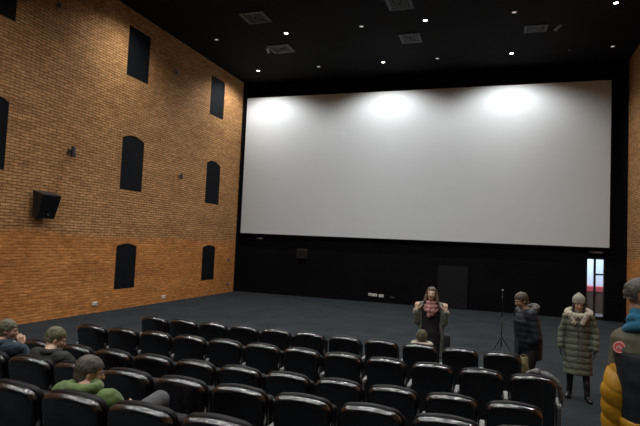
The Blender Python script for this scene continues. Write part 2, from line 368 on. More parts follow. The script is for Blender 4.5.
def vent(x, y, sx, sy, lab):
    t = thing('ceiling_vent', lab, 'vent', (x, y, ZC), group='square vents in the black ceiling')
    def fr(bm):
        e = 0.06
        box(bm, -sx, sx, -sy, -sy+e, -0.03, 0); box(bm, -sx, sx, sy-e, sy, -0.03, 0)
        box(bm, -sx, -sx+e, -sy+e, sy-e, -0.03, 0); box(bm, sx-e, sx, -sy+e, sy-e, -0.03, 0)
    part('vent_frame', M['vent'], fr, t)
    def sl(bm):
        for k in range(1, 5):
            a = sx*(1-k*0.19); b = sy*(1-k*0.19)
            for q in ((-a, a, -b, -b+0.03), (-a, a, b-0.03, b), (-a, -a+0.03, -b, b), (a-0.03, a, -b, b)): box(bm, q[0], q[1], q[2], q[3], -0.022, -0.002)
    part('vent_slats', M['vent'], sl, t)
vent(-7.5, 14.8, 0.40, 0.40, 'square dark vent in the ceiling, leftmost of the row farther from the screen')
vent(-2.9, 14.85, 0.36, 0.40, 'square dark vent in the ceiling at the top edge, near the middle')
vent(-3.0, 17.5, 0.34, 0.40, 'square dark vent in the ceiling above the middle of the screen')
vent(0.95, 17.55, 0.34, 0.27, 'square dark vent in the ceiling toward the right of the screen')
vent(-7.75, 17.5, 0.42, 0.38, 'square dark vent in the ceiling above the left part of the screen')
def bracket(x, y, lab, s=1.0, ang=0.3):
    t = thing('ceiling_bracket_or_glint', lab, 'bracket', (x, y, ZC), ang)
    part('mounting_plate', M['ventlight'], lambda bm: box(bm, -0.05*s, 0.05*s, -0.22*s, 0.22*s, -0.03, 0, 0.005), t)
    part('hanger', M['ventlight'], lambda bm: tube(bm, (0, 0.1*s, -0.10), (0, 0.1*s, -0.02), 0.015), t)
bracket(1.60, 17.6, 'short pale metal bracket on the ceiling beside the right vent')
bracket(-8.30, 17.55, 'short pale metal bracket on the ceiling beside the left vent')  # pale piece added as the glint of light on the left vent slats
t = thing('sprinkler', 'tiny sprinkler head on the ceiling near the right end of the screen', 'sprinkler', (2.15, 19.62, ZC))
part('sprinkler_head', M['ventlight'], lambda bm: (tube(bm, (0, 0, -0.05), (0, 0, 0), 0.02), tube(bm, (0, 0, -0.055), (0, 0, -0.05), 0.035)), t)

# ------------------------------------------------------------------ fittings on the brick wall
t = thing('loudspeaker', 'black boxy loudspeaker tilted on the brick wall at the left', 'loudspeaker', (XL, 10.42, 2.97))
def spk(bm):
    # wedge cabinet, front face tilted down toward the seats
    P = [(0.10, -0.30, -0.26), (0.10, 0.30, -0.26), (0.10, 0.34, 0.36), (0.10, -0.34, 0.36), (0.24, -0.26, -0.34), (0.24, 0.26, -0.34), (0.40, 0.30, 0.26), (0.40, -0.30, 0.26)]
    v = [bm.verts.new(p) for p in P]
    for f in ((0, 3, 2, 1), (4, 5, 6, 7), (0, 1, 5, 4), (1, 2, 6, 5), (2, 3, 7, 6), (3, 0, 4, 7)): bm.faces.new([v[i] for i in f])
    bmesh.ops.bevel(bm, geom=bm.edges[:], offset=0.012, segments=2, affect='EDGES')
part('cabinet', M['plastic'], spk, t)
def grl(bm):
    v = [bm.verts.new(p) for p in ((0.251, -0.23, -0.31), (0.251, 0.23, -0.31), (0.401, 0.27, 0.23), (0.401, -0.27, 0.23))]
    f = bm.faces.new(v); e = bmesh.ops.extrude_face_region(bm, geom=[f])
    for q in [g for g in e['geom'] if isinstance(g, bmesh.types.BMVert)]: q.co.x += 0.012
part('grille', M['panel'], grl, t)
part('wall_bracket', M['metal'], lambda bm: (box(bm, 0, 0.03, -0.12, 0.12, -0.34, 0.1), tube(bm, (0.02, 0, -0.30), (0.3, 0, -0.24), 0.03)), t)
def wall_light(y, z, body, lab, s=1.0):
    t = thing('wall_spotlight', lab, 'wall light', (XL, y, z))
    part('wall_plate', M[body], lambda bm: box(bm, 0, 0.025, -0.05*s, 0.05*s, -0.07*s, 0.07*s, 0.006), t)
    part('arm', M[body], lambda bm: tube(bm, (0.02, 0, 0), (0.14*s, 0, 0.02), 0.015), t)
    part('lamp_head', M[body], lambda bm: (tube(bm, (0.14*s, 0, 0.13*s), (0.17*s, 0.0, -0.15*s), 0.05*s, 0.075*s), ), t, smooth=False)
wall_light(11.25, 4.50, 'plastic', 'small black spotlight on the brick wall above the loudspeaker')
wall_light(16.47, 4.53, 'plastic', 'small dark spotlight on the brick wall between the two middle shutters', 0.7)
wall_light(15.84, 8.19, 'ventlight', 'small pale spotlight high on the brick wall between the two top shutters', 0.6)
wall_light(10.50, 8.24, 'ventlight', 'small pale spotlight high on the brick wall at the far left', 0.6)
for (y, z, lab) in ((12.59, 0.27, 'white socket low on the brick wall, nearer the seats'), (15.94, 0.19, 'white socket low on the brick wall, nearer the screen'),
                    (20.55, 1.42, 'small pale box on the brick wall beside the screen corner, upper of two'), (20.55, 0.36, 'small pale box on the brick wall beside the screen corner, lower of two')):
    t = thing('wall_socket', lab, 'socket', (XL, y, z))
    part('plate', M['white'] if y < 20 else M['ventlight'], lambda bm: box(bm, 0, 0.03, -0.10, 0.10, -0.05, 0.05, 0.008), t)
    [part('outlet', M['plastic'], lambda bm: tube(bm, (0.028, dy, 0), (0.034, dy, 0), 0.02), t) for dy in (-0.045, 0.045)]

# ------------------------------------------------------------------ microphone stand on the open floor
t = thing('microphone_stand', 'thin black microphone stand on tripod feet in front of the screen', 'microphone stand', (0.12, 13.05, 0))
part('pole', M['metal'], lambda bm: (tube(bm, (0, 0, 0.12), (0, 0, 0.85), 0.014), tube(bm, (0, 0, 0.85), (0, 0, 1.37), 0.007)), t, smooth=True)
part('clutch', M['plastic'], lambda bm: tube(bm, (0, 0, 0.82), (0, 0, 0.90), 0.022), t)
for k in range(3):
    a = math.radians(20+120*k)
    part('leg', M['metal'], lambda bm: (tube(bm, (0, 0, 0.36), (0.22*math.cos(a), 0.22*math.sin(a), 0.015), 0.011), tube(bm, (0, 0, 0.14), (0.11*math.cos(a), 0.11*math.sin(a), 0.19), 0.006)), t)
part('microphone', M['ventlight'], lambda bm: (tube(bm, (0, 0.02, 1.36), (0, -0.05, 1.41), 0.012, 0.018), tube(bm, (0, -0.05, 1.41), (0, -0.075, 1.43), 0.027, 0.022)), t, smooth=True)

# ------------------------------------------------------------------ cinema seats
def back_outline(wt, wb, z0, z1, r, arch, n=9):
    pts = [(-wb/2, z0), (wb/2, z0)]
    for i in range(n+1):
        a = PI/2*i/n; pts.append((wt/2-r+r*math.cos(a), z1-arch-r*0.92+r*0.92*math.sin(a)))
    m = 8
    for i in range(1, m):
        x = (wt/2-r)*(1-2*i/m); pts.append((x, z1-arch*(x/(wt/2-r))**2))
    for i in range(n+1):
        a = PI/2+PI/2*i/n; pts.append((-(wt/2-r)+r*math.cos(a), z1-arch-r*0.92+r*0.92*math.sin(a)))
    return pts
def recline(z, ztop): return (ztop-z)*0.20
def slab(bm, pts, y0, y1, bev, seg, ztop, wrap=0.25, bfront=None):
    # y0 rear, y1 front ; rear edge bevelled by bev, front by bfront
    bf = bev if bfront is None else bfront
    cx = 0; cz = sum(p[1] for p in pts)/len(pts)
    def inset(pts, d):
        out = []; n = len(pts)
        for i in range(n):
            p0, p, p1 = V(pts[i-1]), V(pts[i]), V(pts[(i+1) % n])
            t1 = (p-p0); t2 = (p1-p); t1 = t1.normalized() if t1.length > 1e-9 else t2.normalized(); t2 = t2.normalized() if t2.length > 1e-9 else t1
            tn = (t1+t2).normalized(); nr = V((-tn.y, tn.x)); out.append((p.x+nr.x*d, p.y+nr.y*d))
        return out
    rings = []
    for k in range(seg+1):
        a = PI/2*k/seg; rings.append((inset(pts, bev*(1-math.sin(a))), y0+bev*(1-math.cos(a))))
    for k in range(seg, -1, -1):
        a = PI/2*k/seg; rings.append((inset(pts, bf*(1-math.sin(a))), y1-bf*(1-math.cos(a))))
    R = []
    for ps, y in rings:
        R.append([bm.verts.new((x, y+recline(z, ztop)+wrap*x*x, z)) for x, z in ps])
    for a, b in zip(R[:-1], R[1:]):
        for i in range(len(a)):
            j = (i+1) % len(a); bm.faces.new((a[i], a[j], b[j], b[i]))
    for ring, fl in ((R[0], False), (R[-1], True)):
        # fill as a fan of quads mirrored left-right so the curved panel stays smooth
        c0 = sum((v.co for v in ring), V())/len(ring)
        c = bm.verts.new((c0.x, c0.y-0.0, c0.z))
        for i in range(len(ring)):
            j = (i+1) % len(ring)
            bm.faces.new((ring[j], ring[i], c) if not fl else (ring[i], ring[j], c))
    bmesh.ops.recalc_face_normals(bm, faces=bm.faces[:])
H = 0.958
def seat_meshes():
    D = {}
    bm = BM(); slab(bm, back_outline(0.500, 0.48, 0.40, H, 0.105, 0.016), 0.035, 0.110, 0.026, 5, H, 0.35); D['backrest'] = bm
    bm = BM(); slab(bm, back_outline(0.490, 0.47, 0.30, H-0.014, 0.100, 0.014), -0.025, 0.045, 0.045, 8, H, 0.35, 0.008); D['back_cover'] = bm
    bm = BM(); box(bm, -0.235, 0.235, 0.22, 0.34, 0.40, 0.84, 0.045, 4); D['cushion_up'] = bm
    bm = BM(); box(bm, -0.235, 0.235, 0.17, 0.62, 0.38, 0.49, 0.045, 4); D['cushion_down'] = bm
    bm = BM(); box(bm, -0.026, 0.026, 0.10, 0.44, 0.60, 0.645, 0.012, 3); D['armrest'] = bm
    bm = BM(); box(bm, -0.020, 0.020, 0.10, 0.34, 0.03, 0.605, 0.008, 2); D['side_panel'] = bm
    bm = BM(); box(bm, -0.03, 0.03, 0.05, 0.42, 0.0, 0.03, 0.006, 2); D['foot'] = bm
    bm = BM(); tube(bm, (-0.245, 0.22, 0.36), (0.245, 0.22, 0.36), 0.018); box(bm, -0.20, 0.20, 0.16, 0.20, 0.30, 0.44, 0.008); D['seat_frame'] = bm
    out = {}
    for k, b in D.items():
        me = bpy.data.meshes.new(k); b.to_mesh(me); b.free(); out[k] = me
        me.polygons.foreach_set('use_smooth', [True]*len(me.polygons))
    mm = dict(backrest='leather', back_cover='shell', cushion_up='leather', cushion_down='leather', armrest='armpad', side_panel='seatmetal', foot='metal', seat_frame='metal')
    for k, m_ in mm.items(): out[k].materials.append(M[m_])
    return out
SM = seat_meshes()
def pobj(name, me, parent, loc=(0, 0, 0)):
    o = bpy.data.objects.new(name, me); C.objects.link(o); o.parent = parent; o.location = loc; return o
def make_seat(down, left_arm):
    t = thing('cinema_chair', '', 'cinema chair')
    pobj('backrest', SM['backrest'], t); pobj('back_cover', SM['back_cover'], t)
    pobj('seat_cushion', SM['cushion_down' if down else 'cushion_up'], t); pobj('seat_frame', SM['seat_frame'], t)
    for s in ((0.28, -0.28) if left_arm else (0.28,)):
        pobj('armrest', SM['armrest'], t, (s, 0, 0)); pobj('side_panel', SM['side_panel'], t, (s, 0, 0)); pobj('foot', SM['foot'], t, (s, 0, 0))
    return t
protos = {}
def copy_tree(o, parent=None):
    c = o.copy(); C.objects.link(c)
    if parent is not None: c.parent = parent
    for ch in list(o.children): copy_tree(ch, c)
    return c
ordn = ['leftmost', 'second', 'third', 'fourth', 'fifth', 'sixth', 'seventh', 'eighth', 'ninth', 'tenth', 'eleventh', 'twelfth']
S = 0.56
ROWS = [('front row', -5.54, 7.69, 0.0, 11, {8}, 0), ('second row from the front', -5.785, 6.49, 0.0, 12, set(), 0), ('third row from the front', -6.04, 5.22, 0.0, 12, set(), 0),
        ('fourth row from the front', -4.84, 3.97, 0.17, 10, {0, 1}, 1), ('back row', -3.305, 2.90, 0.29, 4, {1}, 1)]
notes = {(0, 8): 'with a child in a fur collar in it', (3, 0): 'with a person in a blue jacket in it', (3, 1): 'with a person in a dark olive jacket in it', (4, 1): 'with a person in a green jacket in it',
         (1, 11): 'with a grey coat laid over its right side'}
row_rz = 0.0
for ri, (rn, x0, y0, z0, n, occ, cut) in enumerate(ROWS):
    for k in range(n):
        key = (k in occ, k == 0)
        x = x0+(0.563, 0.563, 0.565, 0.564, 0.56)[ri]*k; loc = (x, y0-0.002*(x+3)**2, z0)
        if key not in protos: protos[key] = make_seat(*key); s = protos[key]
        else: s = copy_tree(protos[key])
        s.location = loc
        if k == 0: pos = ('leftmost in view' if cut else 'leftmost')
        elif k == n-1: pos = 'rightmost' + (' in view' if cut else '')
        else: pos = ordn[k]+' from the left' + (' in view' if cut else '')
        lab = 'black leather cinema chair, %s in the %s' % (pos, rn)
        if (ri, k) in notes: lab = 'black leather cinema chair, %s, %s of the %s' % (notes[(ri, k)], pos, rn)
        s['label'] = ' '.join(lab.split()[:16]); s['category'] = 'cinema chair'; s['group'] = 'black leather cinema chairs in rows'

# ------------------------------------------------------------------ people toolkit
def ball(bm, c, r, n=14):
    if not hasattr(r, '__len__'): r = (r, r, r)
    m = Matrix.Translation(V(c)) @ Matrix.Diagonal((*r, 1))
    bmesh.ops.create_uvsphere(bm, u_segments=n*2, v_segments=n, radius=1, matrix=m)
def cap(bm, p0, r0, p1, r1, n=14):
    p0, p1 = V(p0), V(p1); d = p1-p0; L = d.length
    if L < 1e-6: ball(bm, p0, r0); return
    d.normalize(); a = d.orthogonal().normalized(); b = d.cross(a)
    prof = [(-r0*math.cos(t), r0*math.sin(t)) for t in [PI/2*i/5 for i in range(1, 6)]] + [(L+r1*math.sin(t), r1*math.cos(t)) for t in [PI/2*i/5 for i in range(0, 5)]]
    R = [[bm.verts.new(p0+d*h+(a*math.cos(2*PI*i/n)+b*math.sin(2*PI*i/n))*r) for i in range(n)] for h, r in prof]
    for A, B in zip(R[:-1], R[1:]):
        for i in range(n):
            j = (i+1) % n; bm.faces.new((A[i], A[j], B[j], B[i]))
    v0 = bm.verts.new(p0-d*r0); v1 = bm.verts.new(p1+d*r1)
    for i in range(n):
        j = (i+1) % n; bm.faces.new((R[0][j], R[0][i], v0)); bm.faces.new((R[-1][i], R[-1][j], v1))
def loft(bm, secs, n=24):
    """secs: (centre, rx, ry, right, fwd) closed tube of ellipses"""
    R = []
    for c, rx, ry, rt, fw in secs:
        R.append([bm.verts.new(V(c)+V(rt)*rx*math.cos(2*PI*i/n)+V(fw)*ry*math.sin(2*PI*i/n)) for i in range(n)])
    for A, B in zip(R[:-1], R[1:]):
        for i in range(n):
            j = (i+1) % n; bm.faces.new((A[i], A[j], B[j], B[i]))
    bm.faces.new(R[0][::-1]); bm.faces.new(R[-1])
def remesh(bm, vox, smooth=4, sub=0):
    bmesh.ops.recalc_face_normals(bm, faces=bm.faces[:])
    me = bpy.data.meshes.new('tmp'); bm.to_mesh(me); bm.free()
    o = bpy.data.objects.new('tmp', me); C.objects.link(o)
    md = o.modifiers.new('r', 'REMESH'); md.mode = 'VOXEL'; md.voxel_size = vox; md.use_smooth_shade = True
    if smooth:
        sm = o.modifiers.new('s', 'SMOOTH'); sm.factor = 0.5; sm.iterations = smooth
    dg = bpy.context.evaluated_depsgraph_get(); dg.update()
    res = bpy.data.meshes.new_from_object(o.evaluated_get(dg))
    bpy.data.objects.remove(o); bpy.data.meshes.remove(me)
    return res
def displace(me, fn):
    n = len(me.vertices); co = np.empty(n*3); me.vertices.foreach_get('co', co); co = co.reshape(-1, 3)
    no = np.empty(n*3); me.vertex_normals.foreach_get('vector', no) if hasattr(me, 'vertex_normals') else me.vertices.foreach_get('normal', no)
    no = no.reshape(-1, 3)
    co = co+no*fn(co)[:, None]; me.vertices.foreach_set('co', co.ravel()); me.update()
def lumps(co, sc, seed=0):
    r = np.random.default_rng(seed); out = np.zeros(len(co))
    for k in range(9):
        w = r.normal(size=3)*sc*(0.6+0.2*k); out += np.sin(co@w+r.uniform(0, 6.28))/(1+0.25*k)
    return out/4.5
def crop(me, fn):
    """drop faces where fn(centre) is false (clean hems)"""
    bm = BM(); bm.from_mesh(me)
    bmesh.ops.delete(bm, geom=[f for f in bm.faces if not fn(f.calc_center_median())], context='FACES')
    bm.to_mesh(me); bm.free(); return me
def join_meshes(a, b):
    bm = BM(); bm.from_mesh(a); bm.from_mesh(b); bm.to_mesh(a); bm.free(); return a

def hand_bm(bm, w, d, n, side, curl=0.5, s=1.0):
    """w wrist, d direction of the hand, n palm normal (palm faces n), side +1/-1 where the thumb is"""
    w, d, n = V(w), V(d).normalized(), V(n); n = (n-d*n.dot(d)).normalized(); t = d.cross(n).normalized()*side
    pl = 0.088*s
    for k in range(4):
        off_ = (0.030-0.020*k)*s
        cap(bm, w+t*off_*0.55, 0.014*s, w+d*pl+t*off_, 0.0115*s, 10)
    cap(bm, w-d*0.02*s, 0.021*s, w+d*0.03*s, 0.020*s, 10)
    for k, (L, off_) in enumerate(((0.070, 0.032), (0.078, 0.011), (0.072, -0.010), (0.056, -0.030))):
        p = w+d*pl+t*off_*s; a = 0.25*curl
        dd = d
        for j, fr in enumerate((0.45, 0.30, 0.25)):
            a = curl*(0.5+0.55*j)
            dd = (d*math.cos(a)+n*math.sin(a)).normalized(); q = p+dd*L*fr*s
            cap(bm, p, (0.0098-0.001*j)*s, q, (0.0088-0.001*j)*s, 9); p = q
    p = w+d*0.022*s+t*0.022*s
    for j, L in enumerate((0.040, 0.032, 0.026)):
        dd = (d*(0.62+0.18*j)+t*(0.75-0.25*j)+n*(0.35+0.15*curl*j)).normalized(); q = p+dd*L*s
        cap(bm, p, (0.0135-0.0015*j)*s, q, (0.0120-0.0015*j)*s, 9); p = q

def head_frame(yaw, pitch, roll=0):
    """local head axes: x right, y forward, z up"""
    return Matrix.Rotation(yaw, 3, 'Z') @ Matrix.Rotation(pitch, 3, 'X') @ Matrix.Rotation(roll, 3, 'Y')
def head_parts(bm, c, R, s=1.0):
    def P(x, y, z): return V(c)+R @ (V((x, y, z))*s)
    def eb(x, y, z, rx, ry, rz):
        m = Matrix.Translation(P(x, y, z)) @ R.to_4x4() @ Matrix.Diagonal((rx*s, ry*s, rz*s, 1))
        bmesh.ops.create_uvsphere(bm, u_segments=28, v_segments=14, radius=1, matrix=m)
    eb(0, -0.012, 0.030, 0.076, 0.096, 0.088)      # cranium
    eb(0, 0.022, -0.020, 0.062, 0.070, 0.085)      # face
    eb(0, 0.040, -0.078, 0.038, 0.042, 0.034)      # jaw / chin
    eb(0, 0.078, 0.020, 0.050, 0.018, 0.014)       # brow
    cap(bm, P(0, 0.088, 0.012), 0.009*s, P(0, 0.110, -0.024), 0.013*s, 10)   # nose
    eb(0.012, 0.098, -0.030, 0.008, 0.009, 0.007); eb(-0.012, 0.098, -0.030, 0.008, 0.009, 0.007)
    eb(0, 0.086, -0.056, 0.024, 0.010, 0.011)      # mouth mound
    eb(0.034, 0.070, -0.018, 0.024, 0.020, 0.022); eb(-0.034, 0.070, -0.018, 0.024, 0.020, 0.022)  # cheeks
    for sx in (-1, 1):
        eb(sx*0.078, -0.006, -0.010, 0.010, 0.019, 0.031)   # ears
def head_children(par, c, R, s, eyes=True):
    def P(x, y, z): return V(c)+R @ (V((x, y, z))*s)
    for sx in (-1, 1):
        bm = BM(); ball(bm, P(sx*0.030, 0.0765, 0.002), 0.0125*s, 8); e = obj('eye', bm, M['eyew'], par, True)
        bm = BM(); ball(bm, P(sx*0.030, 0.0850, 0.001), 0.0062*s, 6); obj('iris', bm, M['iris'], e, True)
        bm = BM(); cap(bm, P(sx*0.014, 0.094, 0.022), 0.0045*s, P(sx*0.046, 0.080, 0.024), 0.003*s, 8); obj('eyebrow', bm, M['hair_dark'], par, True)
    bm = BM(); m = Matrix.Translation(P(0, 0.094, -0.057)) @ R.to_4x4() @ Matrix.Diagonal((0.021*s, 0.007*s, 0.007*s, 1))
    bmesh.ops.create_uvsphere(bm, u_segments=16, v_segments=8, radius=1, matrix=m); obj('lips', bm, M['lips'], par, True)
def hair_cap(c, R, s, fringe=0.05, low=-0.06, thick=0.014, seed=1, vox=0.007, extra=None, amp=0.006, fy=0.045):
    """short hair: cranium shell minus the face"""
    bm = BM()
    m = Matrix.Translation(V(c)+R @ (V((0, -0.016, 0.034))*s)) @ R.to_4x4() @ Matrix.Diagonal(((0.076+thick)*s, (0.096+thick)*s, (0.088+thick)*s, 1))
    bmesh.ops.create_uvsphere(bm, u_segments=32, v_segments=18, radius=1, matrix=m)
    m = Matrix.Translation(V(c)+R @ (V((0, -0.040, -0.030))*s)) @ R.to_4x4() @ Matrix.Diagonal(((0.066+thick)*s, (0.062+thick)*s, (0.066+thick)*s, 1))
    bmesh.ops.create_uvsphere(bm, u_segments=32, v_segments=18, radius=1, matrix=m)
    if extra: extra(bm, lambda x, y, z: V(c)+R @ (V((x, y, z))*s))
    me = remesh(bm, vox*s, 2)
    Ri = R.inverted(); cc = V(c)
    def keep(p):
        q = Ri @ (p-cc)/s
        if q.z > fringe: return True
        if q.y > fy: return False
        if q.z < low: return extra is not None and q.y < 0.02
        if abs(q.x) > 0.06 and q.y > -0.012 and q.z < 0.012: return extra is not None
        return q.y < fy
    crop(me, keep)
    displace(me, lambda co: amp*s*(lumps(co, 60, seed)+0.6*lumps(co, 140, seed+1)))
    return me

def figure(name, label, loc, rz, J, s=1.0, skin='skin', hands=(True, True), hc=None, hR=None, curl=0.5, hs=1.0, group=None, hand_n=None):
    """J: joints in local space (front=+Y). returns root empty and body mesh"""
    t = thing(name, label, 'person', loc, rz, group)
    hc = hc or J['head']; hR = hR or Matrix.Identity(3)
    bm = BM()
    head_parts(bm, hc, hR, s*hs)
    nb = V(J['neck']); cap(bm, nb, 0.060*s, V(hc)+hR @ V((0, -0.015, -0.06))*s, 0.052*s)
    rt = (V(J['shR'])-V(J['shL'])).normalized()
    up = (V(J['neck'])-V(J['pelvis'])).normalized(); fw = up.cross(rt).normalized()
    pe, ne = V(J['pelvis']), V(J['neck'])
    L = (ne-pe).length
    sec = [(-0.06, 0.12, 0.09), (0.0, 0.155, 0.105), (0.12, 0.155, 0.105), (0.35, 0.130, 0.092), (0.62, 0.150, 0.105), (0.82, 0.160, 0.100), (0.94, 0.12, 0.075), (1.0, 0.07, 0.06)]
    loft(bm, [(pe+(ne-pe)*a, rx*s, ry*s, rt, fw) for a, rx, ry in sec])
    for sd in 'LR':
        cap(bm, ne-up*0.04*s, 0.045*s, J['sh'+sd], 0.050*s)
        cap(bm, J['sh'+sd], 0.050*s, J['el'+sd], 0.037*s); cap(bm, J['el'+sd], 0.037*s, J['wr'+sd], 0.026*s)
        cap(bm, J['hip'+sd], 0.080*s, J['kn'+sd], 0.050*s); cap(bm, J['kn'+sd], 0.048*s, V(J['kn'+sd]).lerp(V(J['an'+sd]), 0.35), 0.049*s)
        cap(bm, V(J['kn'+sd]).lerp(V(J['an'+sd]), 0.3), 0.048*s, J['an'+sd], 0.032*s)
        cap(bm, V(J['an'+sd])+V((0, 0, -0.03*s)), 0.028*s, V(J['toe'+sd])*0.85+V(J['an'+sd])*0.15, 0.020*s)
    body = remesh(bm, 0.0095, 2)
    hands_me = []
    for i, sd in enumerate('LR'):
        d = (V(J['wr'+sd])-V(J['el'+sd])).normalized()
        if 'hd'+sd in J: d = V(J['hd'+sd]).normalized()
        n = V((hand_n or {}).get(sd, (1 if sd == 'L' else -1, 0, 0)))
        # thumb toward the front / up
        nn = (n-d*n.dot(d)).normalized(); tt = d.cross(nn)
        side = 1 if (tt.y+tt.z*0.5) >= 0 else -1
        if 'th'+sd in J: side = 1 if tt.dot(V(J['th'+sd])) >= 0 else -1
        if hands[i] is True:
            hb = BM(); hand_bm(hb, J['wr'+sd], d, n, side, curl, s); join_meshes(body, remesh(hb, 0.0042*max(s, .8), 1))
        elif hands[i]:
            hb = BM(); hand_bm(hb, J['wr'+sd], d, n, side, curl, s*1.12)
            cap(hb, V(J['wr'+sd])-d*0.04, 0.034, V(J['wr'+sd]), 0.034)
            link_mesh('glove', remesh(hb, 0.0048, 1), M[hands[i]], t)
    b = link_mesh('body', body, M[skin], t)
    head_children(t, hc, hR, s*hs)
    return t, rt, fw, up
def garment(t, name, m, secs, caps, vox=0.011, fn=None, keep=None, smooth=3, extra=None):
    bm = BM()
    if secs: loft(bm, secs)
    for c in caps: cap(bm, *c)
    if extra: extra(bm)
    me = remesh(bm, vox, smooth)
    if fn: displace(me, fn)
    if keep: crop(me, keep)
    return link_mesh(name, me, M[m], t)
def torso_secs(J, rt, fw, tab, s=1.0):
    pe, ne = V(J['pelvis']), V(J['neck'])
    return [(pe+(ne-pe)*a, rx*s, ry*s, rt, fw) for a, rx, ry in tab]
def legs_g(t, J, m, s=1.0, r=(0.105, 0.072, 0.055), name='trousers', zmin=None, amp=0.005):
    caps = []
    for sd in 'LR':
        caps += [(J['hip'+sd], r[0]*s, J['kn'+sd], r[1]*s), (J['kn'+sd], r[1]*s, V(J['an'+sd])+V((0, 0, 0.03)), r[2]*s)]
    pe = V(J['pelvis'])
    caps.append((pe-V((0.07*s, 0, 0)), 0.115*s, pe+V((0.07*s, 0, 0)), 0.115*s))
    return garment(t, name, m, None, caps, 0.012, lambda co: amp*lumps(co, 22, 3), None)
def shoes(t, J, m='shoe', s=1.0, h=0.0):
    for sd in 'LR':
        a, b = V(J['an'+sd]), V(J['toe'+sd])
        bm = BM(); cap(bm, a+V((0, 0, 0.02+h)), 0.046*s, a-V((0, 0.0, 0.035)), 0.046*s); cap(bm, a+V((0, -0.02*s, -0.045*s)), 0.036*s, b, 0.036*s); cap(bm, (a+b)/2+V((0, 0, -0.01*s)), 0.042*s, b, 0.036*s)
        me = remesh(bm, 0.008, 2); link_mesh('shoe', me, M[m], t)

def stand_joints(h, dx=0.0):
    s = h/1.75
    J = dict(pelvis=(0, 0, 0.93*s), neck=(0, 0, 1.46*s), head=(0, 0.02*s, 1.62*s), shL=(-0.175*s, 0, 1.41*s), shR=(0.175*s, 0, 1.41*s),
             elL=(-0.24*s, -0.02, 1.12*s), elR=(0.24*s, -0.02, 1.12*s), wrL=(-0.26*s, 0.06, 0.87*s), wrR=(0.26*s, 0.06, 0.87*s),
             hipL=(-0.09*s, 0, 0.90*s), hipR=(0.09*s, 0, 0.90*s), knL=(-0.10*s, 0.02, 0.49*s), knR=(0.10*s, 0.02, 0.49*s),
             anL=(-0.11*s, -0.01, 0.085*s), anR=(0.11*s, -0.01, 0.085*s), toeL=(-0.13*s, 0.14*s, 0.030*s), toeR=(0.13*s, 0.14*s, 0.030*s))
    return J, s
def face_to(p, q=(0, 0)):   # rotation so that local +Y points from p to q
    return math.atan2(-(q[0]-p[0]), q[1]-p[1])
ID = Matrix.Identity(3)

# ---- woman in the long puffer coat
loc = (1.27, 9.62, 0)
J, s = stand_joints(1.63)
J['knL'] = (-0.12, 0.03, 0.47); J['anL'] = (-0.14, 0.10, 0.09); J['toeL'] = (-0.19, 0.24, 0.03)
J['knR'] = (0.11, 0.02, 0.47); J['anR'] = (0.12, -0.06, 0.09); J['toeR'] = (0.15, 0.07, 0.03)
J['elL'] = (-0.245, 0.0, 1.06); J['elR'] = (0.245, 0.0, 1.06); J['wrL'] = (-0.245, 0.06, 0.83); J['wrR'] = (0.255, 0.05, 0.83)
R_ = head_frame(0.15, -0.10)
t, rt, fw, up = figure('person', 'person in a long grey-green puffer coat and knit beanie standing facing the seats', loc, face_to(loc), J, s, 'skin', ('glove', 'glove'), hR=R_)
quilt = lambda co: 0.013*(np.abs(np.sin(PI*(co[:, 2]+0.05*np.abs(co[:, 0]))/0.098))**0.6-0.6)+0.009*lumps(co, 30, 5)
pe = V(J['pelvis'])
tab = [(V((0, 0.0, 0.40)), 0.215, 0.18), (V((0, 0, 0.55)), 0.212, 0.17), (V((0, 0, 0.80)), 0.198, 0.158), (V((0, 0, 1.02)), 0.172, 0.142), (V((0, 0, 1.20)), 0.195, 0.150), (V((0, 0, 1.32)), 0.175, 0.125), (V((0, 0, 1.38)), 0.10, 0.085)]
caps = []
for sd in 'LR':
    caps += [(J['sh'+sd], 0.070, J['el'+sd], 0.062), (J['el'+sd], 0.062, J['wr'+sd], 0.054), ((0, 0, 1.34), 0.08, J['sh'+sd], 0.078)]
garment(t, 'puffer_coat', 'puff', [(c, a, b, (1, 0, 0), (0, 1, 0)) for c, a, b in tab], caps, 0.011, quilt)
bm = BM(); cap(bm, (0, 0.172, 0.42), 0.006, (0, 0.142, 1.20), 0.006); obj('zip', bm, M['olive'], t, True)
bm = BM()
ring = [(0.17*math.sin(a), -0.02+0.135*math.cos(a), 1.375+0.045*math.cos(a+PI)*1.0) for a in [2*PI*i/16 for i in range(16)]]
for i in range(16): cap(bm, ring[i], 0.050, ring[(i+1) % 16], 0.050)
for sd in (-1, 1): cap(bm, (sd*0.12, 0.10, 1.36), 0.050, (sd*0.06, 0.15, 1.22), 0.035)
me = remesh(bm, 0.010, 1); displace(me, lambda co: 0.010*lumps(co, 110, 8)+0.005*lumps(co, 260, 9)); link_mesh('fur_collar', me, M['fur'], t)
legs_g(t, J, 'blacktr', s, (0.09, 0.062, 0.05)); shoes(t, J, 'shoe', s, 0.16)
hc = V(J['head'])
bm = BM(); m_ = Matrix.Translation(hc+V((0, -0.02, 0.072))) @ Matrix.Diagonal((0.095, 0.112, 0.108, 1)); bmesh.ops.create_uvsphere(bm, u_segments=28, v_segments=16, radius=1, matrix=m_); ball(bm, hc+V((0, -0.03, 0.165)), 0.035)
me = remesh(bm, 0.008, 2); crop(me, lambda p: p.z > hc.z+0.038); displace(me, lambda co: 0.004*np.sin(np.arctan2(co[:, 1], co[:, 0])*26)); bn = link_mesh('beanie', me, M['beanie'], t)
bm = BM()
for i in range(18):
    a, b = 2*PI*i/18, 2*PI*(i+1)/18
    cap(bm, hc+V((0.084*math.cos(a), -0.018+0.100*math.sin(a), 0.045)), 0.015, hc+V((0.084*math.cos(b), -0.018+0.100*math.sin(b), 0.045)), 0.015, 8)
